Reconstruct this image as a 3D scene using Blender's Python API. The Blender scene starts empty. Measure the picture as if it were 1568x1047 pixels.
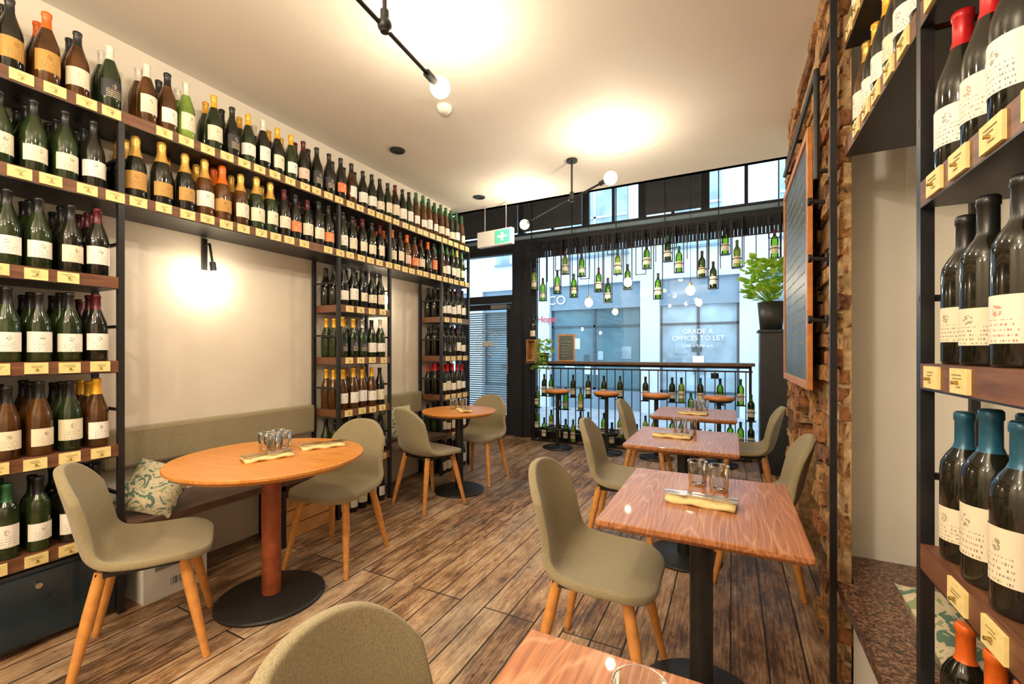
import bpy, math, random
from mathutils import Vector, Matrix
R = random.Random(11)
scene = bpy.context.scene

# ------------------------------------------------------------------ materials
MATS = {}
def newmat(name):
    m = bpy.data.materials.new(name); m.use_nodes = True
    nt = m.node_tree; b = nt.nodes['Principled BSDF']
    MATS[name] = m
    return m, nt, b
def simple(name, col, rough=0.5, metal=0.0, emit=None, estr=0.0, coat=0.0, noise=0.0, nscale=20.0, bump=0.0):
    m, nt, b = newmat(name)
    b.inputs['Base Color'].default_value = (*col, 1)
    b.inputs['Roughness'].default_value = rough
    b.inputs['Metallic'].default_value = metal
    b.inputs['Coat Weight'].default_value = coat
    if emit:
        b.inputs['Emission Color'].default_value = (*emit, 1)
        b.inputs['Emission Strength'].default_value = estr
    if noise > 0 or bump > 0:
        tc = nt.nodes.new('ShaderNodeTexCoord')
        n = nt.nodes.new('ShaderNodeTexNoise'); n.inputs['Scale'].default_value = nscale
        n.inputs['Detail'].default_value = 5
        nt.links.new(tc.outputs['Object'], n.inputs['Vector'])
        if noise > 0:
            r = nt.nodes.new('ShaderNodeValToRGB')
            r.color_ramp.elements[0].position = 0.3; r.color_ramp.elements[1].position = 0.7
            r.color_ramp.elements[0].color = (*[c * (1 - noise) for c in col], 1)
            r.color_ramp.elements[1].color = (*[min(1, c * (1 + noise)) for c in col], 1)
            nt.links.new(n.outputs['Fac'], r.inputs['Fac'])
            nt.links.new(r.outputs['Color'], b.inputs['Base Color'])
        if bump > 0:
            bp = nt.nodes.new('ShaderNodeBump'); bp.inputs['Strength'].default_value = bump
            bp.inputs['Distance'].default_value = 0.01
            nt.links.new(n.outputs['Fac'], bp.inputs['Height'])
            nt.links.new(bp.outputs['Normal'], b.inputs['Normal'])
    return m
def ramp(nt, stops):
    r = nt.nodes.new('ShaderNodeValToRGB')
    e = r.color_ramp.elements
    e[0].position, e[0].color = stops[0][0], (*stops[0][1], 1)
    e[1].position, e[1].color = stops[-1][0], (*stops[-1][1], 1)
    for p, c in stops[1:-1]:
        x = e.new(p); x.color = (*c, 1)
    return r
def mixc(nt, fac, a, b, mode='MIX'):
    n = nt.nodes.new('ShaderNodeMix'); n.data_type = 'RGBA'; n.blend_type = mode
    if isinstance(fac, (int, float)): n.inputs[0].default_value = fac
    else: nt.links.new(fac, n.inputs[0])
    for i, s in ((6, a), (7, b)):
        if isinstance(s, tuple): n.inputs[i].default_value = (*s, 1)
        else: nt.links.new(s, n.inputs[i])
    return n.outputs[2]
def mathn(nt, op, a, b=None):
    n = nt.nodes.new('ShaderNodeMath'); n.operation = op
    for i, s in enumerate((a, b)):
        if s is None: continue
        if isinstance(s, (int, float)): n.inputs[i].default_value = s
        else: nt.links.new(s, n.inputs[i])
    return n.outputs[0]

simple('plaster_wall', (0.72, 0.66, 0.57), 0.75, noise=0.04, nscale=3, bump=0.06)
simple('plaster_ceiling', (0.76, 0.72, 0.65), 0.7, noise=0.03, nscale=2)
simple('white_paint', (0.82, 0.79, 0.72), 0.6, noise=0.03, nscale=5)
simple('black_steel', (0.022, 0.022, 0.024), 0.4, 0.3, noise=0.2, nscale=40)
simple('black_paint', (0.022, 0.024, 0.03), 0.35, noise=0.2, nscale=10)
simple('cast_iron', (0.02, 0.02, 0.02), 0.5, 0.2, noise=0.3, nscale=60, bump=0.1)
simple('navy_cabinet', (0.008, 0.026, 0.042), 0.2, noise=0.3, nscale=4, coat=0.5)
simple('brass', (0.5, 0.36, 0.14), 0.3, 0.9, noise=0.1)
simple('steel', (0.6, 0.58, 0.55), 0.25, 1.0, noise=0.05)
simple('napkin_cloth', (0.80, 0.62, 0.30), 0.9, noise=0.08, nscale=80, bump=0.2)
simple('tag_cream', (0.84, 0.68, 0.30), 0.6, noise=0.08, nscale=60)
simple('tag_text', (0.30, 0.22, 0.09), 0.7, noise=0.1)
simple('cardboard_white', (0.68, 0.66, 0.62), 0.8, noise=0.05)
simple('cardboard_print', (0.2, 0.2, 0.2), 0.8, noise=0.1)
simple('crate_wood', (0.55, 0.27, 0.09), 0.6, noise=0.2, nscale=12)
simple('plastic_white', (0.8, 0.8, 0.78), 0.4, noise=0.02)
simple('sign_green', (0.05, 0.4, 0.22), 0.4, emit=(0.2, 0.8, 0.6), estr=0.5)
simple('chalkboard_face', (0.07, 0.09, 0.09), 0.4, noise=0.4, nscale=6)
simple('chalk', (0.26, 0.28, 0.27), 0.9, noise=0.3)
simple('frame_wood', (0.50, 0.19, 0.045), 0.45, noise=0.2, nscale=20)
simple('terracotta_black', (0.02, 0.02, 0.02), 0.5, noise=0.2)
simple('soil', (0.05, 0.03, 0.02), 0.9, noise=0.4)
simple('facade_paint', (0.60, 0.68, 0.75), 0.7, noise=0.05, nscale=1)
simple('facade_grey', (0.20, 0.29, 0.36), 0.6, noise=0.08, nscale=1)
simple('facade_teal', (0.10, 0.20, 0.24), 0.3, noise=0.35, nscale=0.8)
simple('facade_window', (0.15, 0.27, 0.33), 0.1, noise=0.4, nscale=1.5)
simple('facade_bright', (0.33, 0.47, 0.55), 0.3, noise=0.35, nscale=2)
simple('facade_dark', (0.05, 0.09, 0.11), 0.4, noise=0.2, nscale=2)
simple('pavement', (0.36, 0.40, 0.44), 0.8, noise=0.15, nscale=2)
simple('red_sign', (0.7, 0.05, 0.04), 0.5, noise=0.1)
simple('white_sign', (0.9, 0.92, 0.92), 0.5, noise=0.02)
simple('blind_slat', (0.5, 0.6, 0.68), 0.5, noise=0.05)
simple('dark_blind', (0.06, 0.065, 0.075), 0.6, noise=0.1)
simple('curtain_black', (0.025, 0.025, 0.035), 0.9, noise=0.3)
simple('mortar', (0.42, 0.28, 0.14), 0.95, noise=0.45, nscale=30, bump=0.8)
simple('stool_wood', (0.62, 0.23, 0.06), 0.4, noise=0.2, nscale=15)
simple('leg_oak', (0.64, 0.28, 0.07), 0.45, noise=0.15, nscale=25)
simple('column_redwood', (0.28, 0.065, 0.022), 0.35, noise=0.3, nscale=20)
simple('bench_dark', (0.10, 0.055, 0.035), 0.5, noise=0.3, nscale=14)

def bulbmat():
    m, nt, b = newmat('bulb_glass')
    t = nt.nodes.new('ShaderNodeBsdfTransparent'); t.inputs[0].default_value = (1, 1, 1, 1)
    e = nt.nodes.new('ShaderNodeEmission'); e.inputs[0].default_value = (1.0, 0.82, 0.5, 1); e.inputs[1].default_value = 12
    a = nt.nodes.new('ShaderNodeAddShader')
    nt.links.new(t.outputs[0], a.inputs[0]); nt.links.new(e.outputs[0], a.inputs[1])
    nt.links.new(a.outputs[0], nt.nodes['Material Output'].inputs[0])
bulbmat()
def leafmat():
    m, nt, b = newmat('leaf')
    tc = nt.nodes.new('ShaderNodeTexCoord'); n = nt.nodes.new('ShaderNodeTexNoise'); n.inputs['Scale'].default_value = 14
    nt.links.new(tc.outputs['Object'], n.inputs['Vector'])
    r = ramp(nt, [(0.3, (0.20, 0.46, 0.02)), (0.7, (0.66, 0.90, 0.14))])
    nt.links.new(n.outputs['Fac'], r.inputs['Fac']); nt.links.new(r.outputs['Color'], b.inputs['Base Color'])
    b.inputs['Roughness'].default_value = 0.45
    tr = nt.nodes.new('ShaderNodeBsdfTranslucent'); nt.links.new(r.outputs['Color'], tr.inputs['Color'])
    mx = nt.nodes.new('ShaderNodeMixShader'); mx.inputs[0].default_value = 0.5
    nt.links.new(b.outputs[0], mx.inputs[1]); nt.links.new(tr.outputs[0], mx.inputs[2])
    nt.links.new(mx.outputs[0], nt.nodes['Material Output'].inputs[0])
leafmat()

def thin_glass(name, col, refl=0.08, rough=0.0):
    m, nt, b = newmat(name)
    t = nt.nodes.new('ShaderNodeBsdfTransparent'); t.inputs[0].default_value = (*col, 1)
    g = nt.nodes.new('ShaderNodeBsdfGlossy'); g.inputs['Roughness'].default_value = rough
    lw = nt.nodes.new('ShaderNodeFresnel'); lw.inputs['IOR'].default_value = 1.45
    mx = nt.nodes.new('ShaderNodeMixShader')
    f = mathn(nt, 'ADD', lw.outputs[0], refl)
    nt.links.new(f, mx.inputs[0]); nt.links.new(t.outputs[0], mx.inputs[1]); nt.links.new(g.outputs[0], mx.inputs[2])
    nt.links.new(mx.outputs[0], nt.nodes['Material Output'].inputs[0])
thin_glass('window_glass', (0.93, 0.97, 1.0), 0.0)
thin_glass('tumbler_glass', (0.93, 0.94, 0.94), 0.03, 0.02)
thin_glass('bottle_backlit_green', (0.40, 0.62, 0.10), 0.05, 0.05)
thin_glass('bottle_backlit_dark', (0.16, 0.22, 0.05), 0.06, 0.05)

def bottleglass(name, col, spec=0.6):
    m, nt, b = newmat(name)
    tc = nt.nodes.new('ShaderNodeTexCoord'); n = nt.nodes.new('ShaderNodeTexNoise'); n.inputs['Scale'].default_value = 9
    nt.links.new(tc.outputs['Object'], n.inputs['Vector'])
    r = ramp(nt, [(0.35, tuple(c * 0.6 for c in col)), (0.65, tuple(min(1, c * 1.5) for c in col))])
    nt.links.new(n.outputs['Fac'], r.inputs['Fac']); nt.links.new(r.outputs['Color'], b.inputs['Base Color'])
    b.inputs['Roughness'].default_value = 0.09
    b.inputs['Coat Weight'].default_value = 0.3
bottleglass('glass_black', (0.010, 0.010, 0.006))
bottleglass('glass_green', (0.016, 0.028, 0.008))
bottleglass('glass_lime', (0.16, 0.26, 0.04))
bottleglass('glass_amber', (0.07, 0.026, 0.005))
bottleglass('glass_rose', (0.42, 0.15, 0.05))
for n, c, mt in (('cap_black', (0.014, 0.014, 0.015), .1), ('cap_gold', (0.70, 0.42, 0.10), .5), ('cap_orange', (0.75, 0.14, 0.015), .1),
              ('cap_red', (0.55, 0.015, 0.02), .2), ('cap_green', (0.03, 0.12, 0.05), .2), ('cap_white', (0.72, 0.68, 0.6), .1),
              ('cap_yellow', (0.80, 0.42, 0.03), .2), ('cap_blue', (0.02, 0.11, 0.19), .2), ('cap_silver', (0.5, 0.48, 0.45), .8), ('cap_wine', (0.10, 0.012, 0.02), .2)):
    simple(n, c, 0.32, mt, noise=0.12, nscale=90)

def labelmat(name, col, ink, thr=0.52):
    m, nt, b = newmat(name)
    uv = nt.nodes.new('ShaderNodeUVMap')
    sx = nt.nodes.new('ShaderNodeSeparateXYZ'); nt.links.new(uv.outputs[0], sx.inputs[0])
    U, V = sx.outputs[0], sx.outputs[1]
    fr = mathn(nt, 'FRACT', U)
    cx = nt.nodes.new('ShaderNodeCombineXYZ')
    nt.links.new(mathn(nt, 'MULTIPLY', U, 34.0), cx.inputs[0])
    nt.links.new(mathn(nt, 'FLOOR', mathn(nt, 'MULTIPLY', V, 9.0)), cx.inputs[1])
    n = nt.nodes.new('ShaderNodeTexNoise'); n.inputs['Scale'].default_value = 1.0; n.inputs['Detail'].default_value = 1
    nt.links.new(cx.outputs[0], n.inputs['Vector'])
    t1 = mathn(nt, 'GREATER_THAN', n.outputs['Fac'], thr)
    rowf = mathn(nt, 'FRACT', mathn(nt, 'MULTIPLY', V, 9.0))
    t2 = mathn(nt, 'LESS_THAN', mathn(nt, 'ABSOLUTE', mathn(nt, 'SUBTRACT', rowf, 0.5)), 0.2)
    t3 = mathn(nt, 'LESS_THAN', mathn(nt, 'ABSOLUTE', mathn(nt, 'SUBTRACT', fr, 0.5)), 0.28)
    dx = mathn(nt, 'MULTIPLY', mathn(nt, 'SUBTRACT', fr, 0.5), 1.6)
    dy = mathn(nt, 'SUBTRACT', V, 0.68)
    rr = mathn(nt, 'ADD', mathn(nt, 'MULTIPLY', dx, dx), mathn(nt, 'MULTIPLY', dy, dy))
    emb = mathn(nt, 'LESS_THAN', rr, 0.018)
    n2 = nt.nodes.new('ShaderNodeTexNoise'); n2.inputs['Scale'].default_value = 14.0
    nt.links.new(uv.outputs[0], n2.inputs['Vector'])
    emb = mathn(nt, 'MULTIPLY', emb, mathn(nt, 'GREATER_THAN', n2.outputs['Fac'], 0.5))
    rowsel = mathn(nt, 'LESS_THAN', V, 0.5)
    txt = mathn(nt, 'MULTIPLY', mathn(nt, 'MULTIPLY', t1, t2), mathn(nt, 'MULTIPLY', t3, rowsel))
    fac = mathn(nt, 'MAXIMUM', mathn(nt, 'MULTIPLY', txt, 0.8), mathn(nt, 'MULTIPLY', emb, 0.65))
    out = mixc(nt, fac, col, ink)
    nt.links.new(out, b.inputs['Base Color']); b.inputs['Roughness'].default_value = 0.55
labelmat('label_cream', (0.78, 0.70, 0.54), (0.10, 0.07, 0.05))
labelmat('label_white', (0.85, 0.82, 0.76), (0.08, 0.08, 0.08))
labelmat('label_red_print', (0.82, 0.78, 0.68), (0.5, 0.05, 0.03))
labelmat('label_dark', (0.03, 0.03, 0.035), (0.7, 0.6, 0.4), 0.45)
labelmat('label_gold', (0.50, 0.27, 0.06), (0.1, 0.05, 0.02))
labelmat('label_blue', (0.05, 0.12, 0.22), (0.8, 0.8, 0.75), 0.45)
labelmat('label_green', (0.35, 0.5, 0.12), (0.05, 0.1, 0.02))
labelmat('label_orange', (0.75, 0.2, 0.06), (0.9, 0.85, 0.7))
labelmat('label_pink', (0.75, 0.55, 0.45), (0.3, 0.1, 0.1))

def fabric():
    m, nt, b = newmat('fabric_olive')
    tc = nt.nodes.new('ShaderNodeTexCoord')
    n = nt.nodes.new('ShaderNodeTexNoise'); n.inputs['Scale'].default_value = 300; n.inputs['Detail'].default_value = 2
    nt.links.new(tc.outputs['Object'], n.inputs['Vector'])
    n2 = nt.nodes.new('ShaderNodeTexNoise'); n2.inputs['Scale'].default_value = 5
    nt.links.new(tc.outputs['Object'], n2.inputs['Vector'])
    r = ramp(nt, [(0.3, (0.21, 0.172, 0.098)), (0.7, (0.37, 0.31, 0.185))])
    nt.links.new(n.outputs['Fac'], r.inputs['Fac'])
    o = mixc(nt, mathn(nt, 'MULTIPLY', n2.outputs['Fac'], 0.4), r.outputs['Color'], (0.26, 0.22, 0.135))
    nt.links.new(o, b.inputs['Base Color']); b.inputs['Roughness'].default_value = 0.9
    b.inputs['Sheen Weight'].default_value = 0.2
    bp = nt.nodes.new('ShaderNodeBump'); bp.inputs['Strength'].default_value = 0.2; bp.inputs['Distance'].default_value = 0.002
    nt.links.new(n.outputs['Fac'], bp.inputs['Height']); nt.links.new(bp.outputs[0], b.inputs['Normal'])
fabric()

def leaf_fabric():
    m, nt, b = newmat('fabric_leaf_print')
    tc = nt.nodes.new('ShaderNodeTexCoord')
    mp = nt.nodes.new('ShaderNodeMapping'); mp.inputs['Scale'].default_value = (14, 14, 6); mp.inputs['Rotation'].default_value = (0.5, 0.4, 0.6)
    nt.links.new(tc.outputs['Object'], mp.inputs['Vector'])
    v = nt.nodes.new('ShaderNodeTexNoise'); v.inputs['Scale'].default_value = 1.3; v.inputs['Distortion'].default_value = 1.2
    nt.links.new(mp.outputs[0], v.inputs['Vector'])
    r = ramp(nt, [(0.36, (0.08, 0.15, 0.11)), (0.42, (0.48, 0.41, 0.28)), (0.5, (0.54, 0.46, 0.32)), (0.56, (0.22, 0.27, 0.14)), (0.61, (0.52, 0.44, 0.30)), (0.68, (0.42, 0.19, 0.08))])
    r.color_ramp.interpolation = 'CONSTANT'
    nt.links.new(v.outputs['Fac'], r.inputs['Fac']); nt.links.new(r.outputs['Color'], b.inputs['Base Color'])
    b.inputs['Roughness'].default_value = 0.85
leaf_fabric()

def wood_top(name, c_dark, c_mid, c_light, line, axis='Y', rough=0.35, lw=0.5, freq=10.0, l0=0.3):
    m, nt, b = newmat(name)
    tc = nt.nodes.new('ShaderNodeTexCoord')
    mp = nt.nodes.new('ShaderNodeMapping')
    mp.inputs['Scale'].default_value = (9, 1.1, 4) if axis == 'Y' else (1.1, 9, 4)
    nt.links.new(tc.outputs['Object'], mp.inputs['Vector'])
    n = nt.nodes.new('ShaderNodeTexNoise'); n.inputs['Scale'].default_value = 0.5; n.inputs['Detail'].default_value = 3; n.inputs['Roughness'].default_value = 0.35
    nt.links.new(mp.outputs[0], n.inputs['Vector'])
    rings = mathn(nt, 'PINGPONG', mathn(nt, 'MULTIPLY', n.outputs['Fac'], freq * 2.0), 0.5)
    rl = nt.nodes.new('ShaderNodeMapRange'); rl.inputs[1].default_value = l0; rl.inputs[2].default_value = 0.5; rl.inputs[3].default_value = 0; rl.inputs[4].default_value = lw
    nt.links.new(rings, rl.inputs[0])
    n3 = nt.nodes.new('ShaderNodeTexNoise'); n3.inputs['Scale'].default_value = 10; n3.inputs['Detail'].default_value = 8; n3.inputs['Roughness'].default_value = 0.6
    mp2 = nt.nodes.new('ShaderNodeMapping'); mp2.inputs['Scale'].default_value = (14, 0.5, 4) if axis == 'Y' else (0.5, 14, 4)
    nt.links.new(tc.outputs['Object'], mp2.inputs['Vector']); nt.links.new(mp2.outputs[0], n3.inputs['Vector'])
    r = ramp(nt, [(0.32, c_dark), (0.5, c_mid), (0.68, c_light)])
    nt.links.new(n3.outputs['Fac'], r.inputs['Fac'])
    fac = mathn(nt, 'MULTIPLY', rl.outputs[0], mathn(nt, 'ADD', mathn(nt, 'MULTIPLY', n3.outputs['Fac'], 1.2), 0.2))
    o = mixc(nt, fac, r.outputs['Color'], line)
    nt.links.new(o, b.inputs['Base Color'])
    b.inputs['Roughness'].default_value = rough
    b.inputs['Coat Weight'].default_value = 0.1
    bp = nt.nodes.new('ShaderNodeBump'); bp.inputs['Strength'].default_value = 0.1; bp.inputs['Distance'].default_value = 0.003
    nt.links.new(fac, bp.inputs['Height']); nt.links.new(bp.outputs[0], b.inputs['Normal'])
wood_top('oak_orange', (0.50, 0.18, 0.03), (0.62, 0.24, 0.045), (0.70, 0.29, 0.065), (0.74, 0.38, 0.12), 'X', 0.35, 0.4, 6)
wood_top('oak_reddish', (0.26, 0.085, 0.032), (0.40, 0.145, 0.052), (0.50, 0.20, 0.075), (0.66, 0.38, 0.20), 'Y', 0.38, 0.6, 18, 0.34)
wood_top('plank_brown', (0.09, 0.032, 0.014), (0.15, 0.058, 0.028), (0.22, 0.095, 0.045), (0.2, 0.09, 0.04), 'Y', 0.5, 0.3, 6)

def floor_mat():
    m, nt, b = newmat('floor_boards')
    tc = nt.nodes.new('ShaderNodeTexCoord'); s = nt.nodes.new('ShaderNodeSeparateXYZ')
    nt.links.new(tc.outputs['Object'], s.inputs[0])
    c = nt.nodes.new('ShaderNodeCombineXYZ'); nt.links.new(s.outputs[1], c.inputs[0]); nt.links.new(s.outputs[0], c.inputs[1])
    br = nt.nodes.new('ShaderNodeTexBrick'); br.offset = 0.37; br.offset_frequency = 3
    br.inputs['Scale'].default_value = 1; br.inputs['Brick Width'].default_value = 1.9; br.inputs['Row Height'].default_value = 0.14
    br.inputs['Mortar Size'].default_value = 0.0045; br.inputs['Mortar Smooth'].default_value = 0.5
    br.inputs['Color1'].default_value = (0, 0, 0, 1); br.inputs['Color2'].default_value = (1, 1, 1, 1); br.inputs['Mortar'].default_value = (0, 0, 0, 1)
    wn = nt.nodes.new('ShaderNodeTexNoise'); wn.inputs['Scale'].default_value = 9
    nt.links.new(c.outputs[0], wn.inputs['Vector'])
    vm = nt.nodes.new('ShaderNodeVectorMath'); vm.operation = 'MULTIPLY_ADD'
    nt.links.new(wn.outputs['Color'], vm.inputs[0]); vm.inputs[1].default_value = (0.0, 0.007, 0); nt.links.new(c.outputs[0], vm.inputs[2])
    nt.links.new(vm.outputs[0], br.inputs['Vector'])
    def nz(scale, sx, sy, det=8, ro=0.65, off=0.0):
        mp = nt.nodes.new('ShaderNodeMapping'); mp.inputs['Scale'].default_value = (sx, sy, 1); mp.inputs['Location'].default_value = (off, off, 0)
        nt.links.new(c.outputs[0], mp.inputs['Vector'])
        g = nt.nodes.new('ShaderNodeTexNoise'); g.inputs['Scale'].default_value = scale; g.inputs['Detail'].default_value = det; g.inputs['Roughness'].default_value = ro
        nt.links.new(mp.outputs[0], g.inputs['Vector']); return g.outputs['Fac']
    g = nz(2.2, 1.8, 40, 8, 0.7); w = nz(3.0, 1.7, 5, 12, 0.8); big = nz(1.1, 1, 1.3, 5)
    val = mathn(nt, 'ADD', mathn(nt, 'MULTIPLY', g, 0.4), mathn(nt, 'MULTIPLY', w, 0.6))
    val = mathn(nt, 'ADD', mathn(nt, 'MULTIPLY', mathn(nt, 'SUBTRACT', val, 0.5), 1.7), 0.53)
    sepc = nt.nodes.new('ShaderNodeSeparateColor'); nt.links.new(br.outputs['Color'], sepc.inputs[0])
    val = mathn(nt, 'ADD', val, mathn(nt, 'MULTIPLY', mathn(nt, 'SUBTRACT', sepc.outputs[0], 0.5), 0.12))
    val = mathn(nt, 'ADD', val, mathn(nt, 'MULTIPLY', mathn(nt, 'SUBTRACT', big, 0.5), 0.5))
    r = ramp(nt, [(0.28, (0.030, 0.015, 0.008)), (0.41, (0.12, 0.058, 0.027)), (0.50, (0.27, 0.145, 0.07)), (0.60, (0.44, 0.275, 0.15)), (0.76, (0.66, 0.49, 0.31))])
    nt.links.new(val, r.inputs['Fac'])
    gp = nz(1.3, 1.0, 2.0, 6, 0.6, 7.3)
    gm = nt.nodes.new('ShaderNodeMapRange'); gm.inputs[1].default_value = 0.46; gm.inputs[2].default_value = 0.66; gm.inputs[3].default_value = 0; gm.inputs[4].default_value = 0.6
    nt.links.new(gp, gm.inputs[0])
    grey = ramp(nt, [(0.35, (0.10, 0.078, 0.06)), (0.7, (0.46, 0.38, 0.29))]); nt.links.new(val, grey.inputs['Fac'])
    o = mixc(nt, gm.outputs[0], r.outputs['Color'], grey.outputs['Color'])
    nk = nz(26, 0.6, 1.0, 3, 0.5, 3.1)
    nm = mathn(nt, 'GREATER_THAN', nk, 0.69)
    o = mixc(nt, mathn(nt, 'MULTIPLY', nm, 0.7), o, (0.02, 0.011, 0.006))
    o = mixc(nt, br.outputs['Fac'], o, (0.010, 0.006, 0.004))
    nt.links.new(o, b.inputs['Base Color'])
    rr = nt.nodes.new('ShaderNodeMapRange'); rr.inputs[1].default_value = 0.35; rr.inputs[2].default_value = 0.65; rr.inputs[3].default_value = 0.32; rr.inputs[4].default_value = 0.6
    nt.links.new(w, rr.inputs[0]); nt.links.new(rr.outputs[0], b.inputs['Roughness'])
    h = mathn(nt, 'SUBTRACT', mathn(nt, 'MULTIPLY', val, 0.6), br.outputs['Fac'])
    bp = nt.nodes.new('ShaderNodeBump'); bp.inputs['Strength'].default_value = 0.5; bp.inputs['Distance'].default_value = 0.007
    nt.links.new(h, bp.inputs['Height']); nt.links.new(bp.outputs[0], b.inputs['Normal'])
floor_mat()

def brick_mat():
    m, nt, b = newmat('old_brick')
    g = nt.nodes.new('ShaderNodeNewGeometry')
    tc = nt.nodes.new('ShaderNodeTexCoord')
    r = ramp(nt, [(0.0, (0.18, 0.08, 0.035)), (0.2, (0.40, 0.18, 0.065)), (0.45, (0.54, 0.31, 0.12)), (0.7, (0.62, 0.41, 0.19)), (0.85, (0.47, 0.19, 0.075)), (1.0, (0.14, 0.09, 0.055))])
    nt.links.new(g.outputs['Random Per Island'], r.inputs['Fac'])
    n = nt.nodes.new('ShaderNodeTexNoise'); n.inputs['Scale'].default_value = 22; n.inputs['Detail'].default_value = 8; n.inputs['Roughness'].default_value = 0.75
    nt.links.new(tc.outputs['Object'], n.inputs['Vector'])
    r2 = ramp(nt, [(0.38, (0.18, 0.13, 0.10)), (0.5, (0.9, 0.85, 0.8)), (0.66, (1.5, 1.3, 1.0))])
    nt.links.new(n.outputs['Fac'], r2.inputs['Fac'])
    o = mixc(nt, 1.0, r.outputs['Color'], r2.outputs['Color'], 'MULTIPLY')
    nt.links.new(o, b.inputs['Base Color']); b.inputs['Roughness'].default_value = 0.9
    bp = nt.nodes.new('ShaderNodeBump'); bp.inputs['Strength'].default_value = 1.0; bp.inputs['Distance'].default_value = 0.02
    nt.links.new(n.outputs['Fac'], bp.inputs['Height']); nt.links.new(bp.outputs[0], b.inputs['Normal'])
brick_mat()
def granite():
    m, nt, b = newmat('granite_brown')
    tc = nt.nodes.new('ShaderNodeTexCoord')
    v = nt.nodes.new('ShaderNodeTexVoronoi'); v.inputs['Scale'].default_value = 130
    nt.links.new(tc.outputs['Object'], v.inputs['Vector'])
    r = ramp(nt, [(0.0, (0.03, 0.015, 0.01)), (0.45, (0.12, 0.055, 0.035)), (0.8, (0.25, 0.12, 0.07)), (1.0, (0.35, 0.2, 0.13))])
    sc = nt.nodes.new('ShaderNodeSeparateColor'); nt.links.new(v.outputs['Color'], sc.inputs[0])
    nt.links.new(sc.outputs[0], r.inputs['Fac']); nt.links.new(r.outputs['Color'], b.inputs['Base Color'])
    b.inputs['Roughness'].default_value = 0.15
granite()

# ------------------------------------------------------------------ mesh builder
class M:
    def __init__(s): s.v = []; s.f = []; s.m = []; s.sm = []; s.uv = []; s.mats = []
    def mi(s, name):
        if name not in s.mats: s.mats.append(name)
        return s.mats.index(name)
    def add(s, vs, fs, mat, smooth=False, uvs=None):
        o = len(s.v); k = s.mi(mat) if isinstance(mat, str) else None
        s.v += [tuple(p) for p in vs]
        for i, f in enumerate(fs):
            s.f.append([a + o for a in f]); s.m.append(k if k is not None else s.mi(mat[i])); s.sm.append(smooth)
            s.uv.append(uvs[i] if uvs else [(0, 0)] * len(f))
    def box(s, a, b, mat, rz=0.0, jit=0.0):
        x0, y0, z0 = a; x1, y1, z1 = b
        vs = [(x0, y0, z0), (x1, y0, z0), (x1, y1, z0), (x0, y1, z0), (x0, y0, z1), (x1, y0, z1), (x1, y1, z1), (x0, y1, z1)]
        if rz:
            cx, cy = (x0 + x1) / 2, (y0 + y1) / 2; c, sn = math.cos(rz), math.sin(rz)
            vs = [(cx + (x - cx) * c - (y - cy) * sn, cy + (x - cx) * sn + (y - cy) * c, z) for x, y, z in vs]
        if jit: vs = [tuple(q + R.uniform(-jit, jit) for q in p) for p in vs]
        s.add(vs, [(0, 3, 2, 1), (4, 5, 6, 7), (0, 1, 5, 4), (1, 2, 6, 5), (2, 3, 7, 6), (3, 0, 4, 7)], mat)
    def cyl(s, p0, p1, r0, r1=None, mat='black_steel', seg=14, caps=True):
        r1 = r0 if r1 is None else r1
        p0 = Vector(p0); p1 = Vector(p1); d = (p1 - p0).normalized()
        a = d.orthogonal().normalized(); b = d.cross(a)
        vs = []
        for p, r in ((p0, r0), (p1, r1)):
            for i in range(seg):
                t = 2 * math.pi * i / seg
                vs.append(p + a * (r * math.cos(t)) + b * (r * math.sin(t)))
        fs = [(i, (i + 1) % seg, seg + (i + 1) % seg, seg + i) for i in range(seg)]
        s.add(vs, fs, mat, True)
        if caps:
            s.add(vs[:seg], [tuple(range(seg))[::-1]], mat); s.add(vs[seg:], [tuple(range(seg))], mat)
    def lathe(s, prof, mat, o=(0, 0, 0), seg=24, smooth=True):
        vs = []
        for r, z in prof:
            for i in range(seg):
                t = 2 * math.pi * i / seg
                vs.append((o[0] + r * math.cos(t), o[1] + r * math.sin(t), o[2] + z))
        fs = []; ms = []
        for j in range(len(prof) - 1):
            for i in range(seg):
                k = (i + 1) % seg
                fs.append((j * seg + i, j * seg + k, (j + 1) * seg + k, (j + 1) * seg + i))
                ms.append(mat if isinstance(mat, str) else mat[j])
        s.add(vs, fs, ms, smooth)
    def sphere(s, c, r, mat, seg=20, rings=12, sz=1.0):
        prof = [(max(1e-4, r * math.sin(math.pi * i / rings)), -r * sz * math.cos(math.pi * i / rings)) for i in range(rings + 1)]
        s.lathe(prof, mat, c, seg)
    def tube(s, pts, r, mat, seg=8):
        for a, b in zip(pts[:-1], pts[1:]): s.cyl(a, b, r, r, mat, seg)
    def obj(s, name, parent=None, loc=(0, 0, 0), rz=0.0, bevel=0.0):
        me = bpy.data.meshes.new(name); me.from_pydata(s.v, [], s.f)
        for n in s.mats: me.materials.append(MATS[n])
        me.polygons.foreach_set('material_index', s.m); me.polygons.foreach_set('use_smooth', s.sm)
        if any(any(q != (0, 0) for q in u) for u in s.uv):
            l = me.uv_layers.new(name='UVMap'); flat = []
            for u in s.uv:
                for q in u: flat += [q[0], q[1]]
            l.data.foreach_set('uv', flat)
        me.update()
        return mk(name, me, parent, loc, rz, bevel)
def mk(name, me, parent=None, loc=(0, 0, 0), rz=0.0, bevel=0.0):
    o = bpy.data.objects.new(name, me); scene.collection.objects.link(o)
    o.location = loc; o.rotation_euler = (0, 0, rz)
    if parent: o.parent = parent
    if bevel:
        b = o.modifiers.new('bevel', 'BEVEL'); b.width = bevel; b.segments = 2; b.limit_method = 'ANGLE'
    return o
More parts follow.
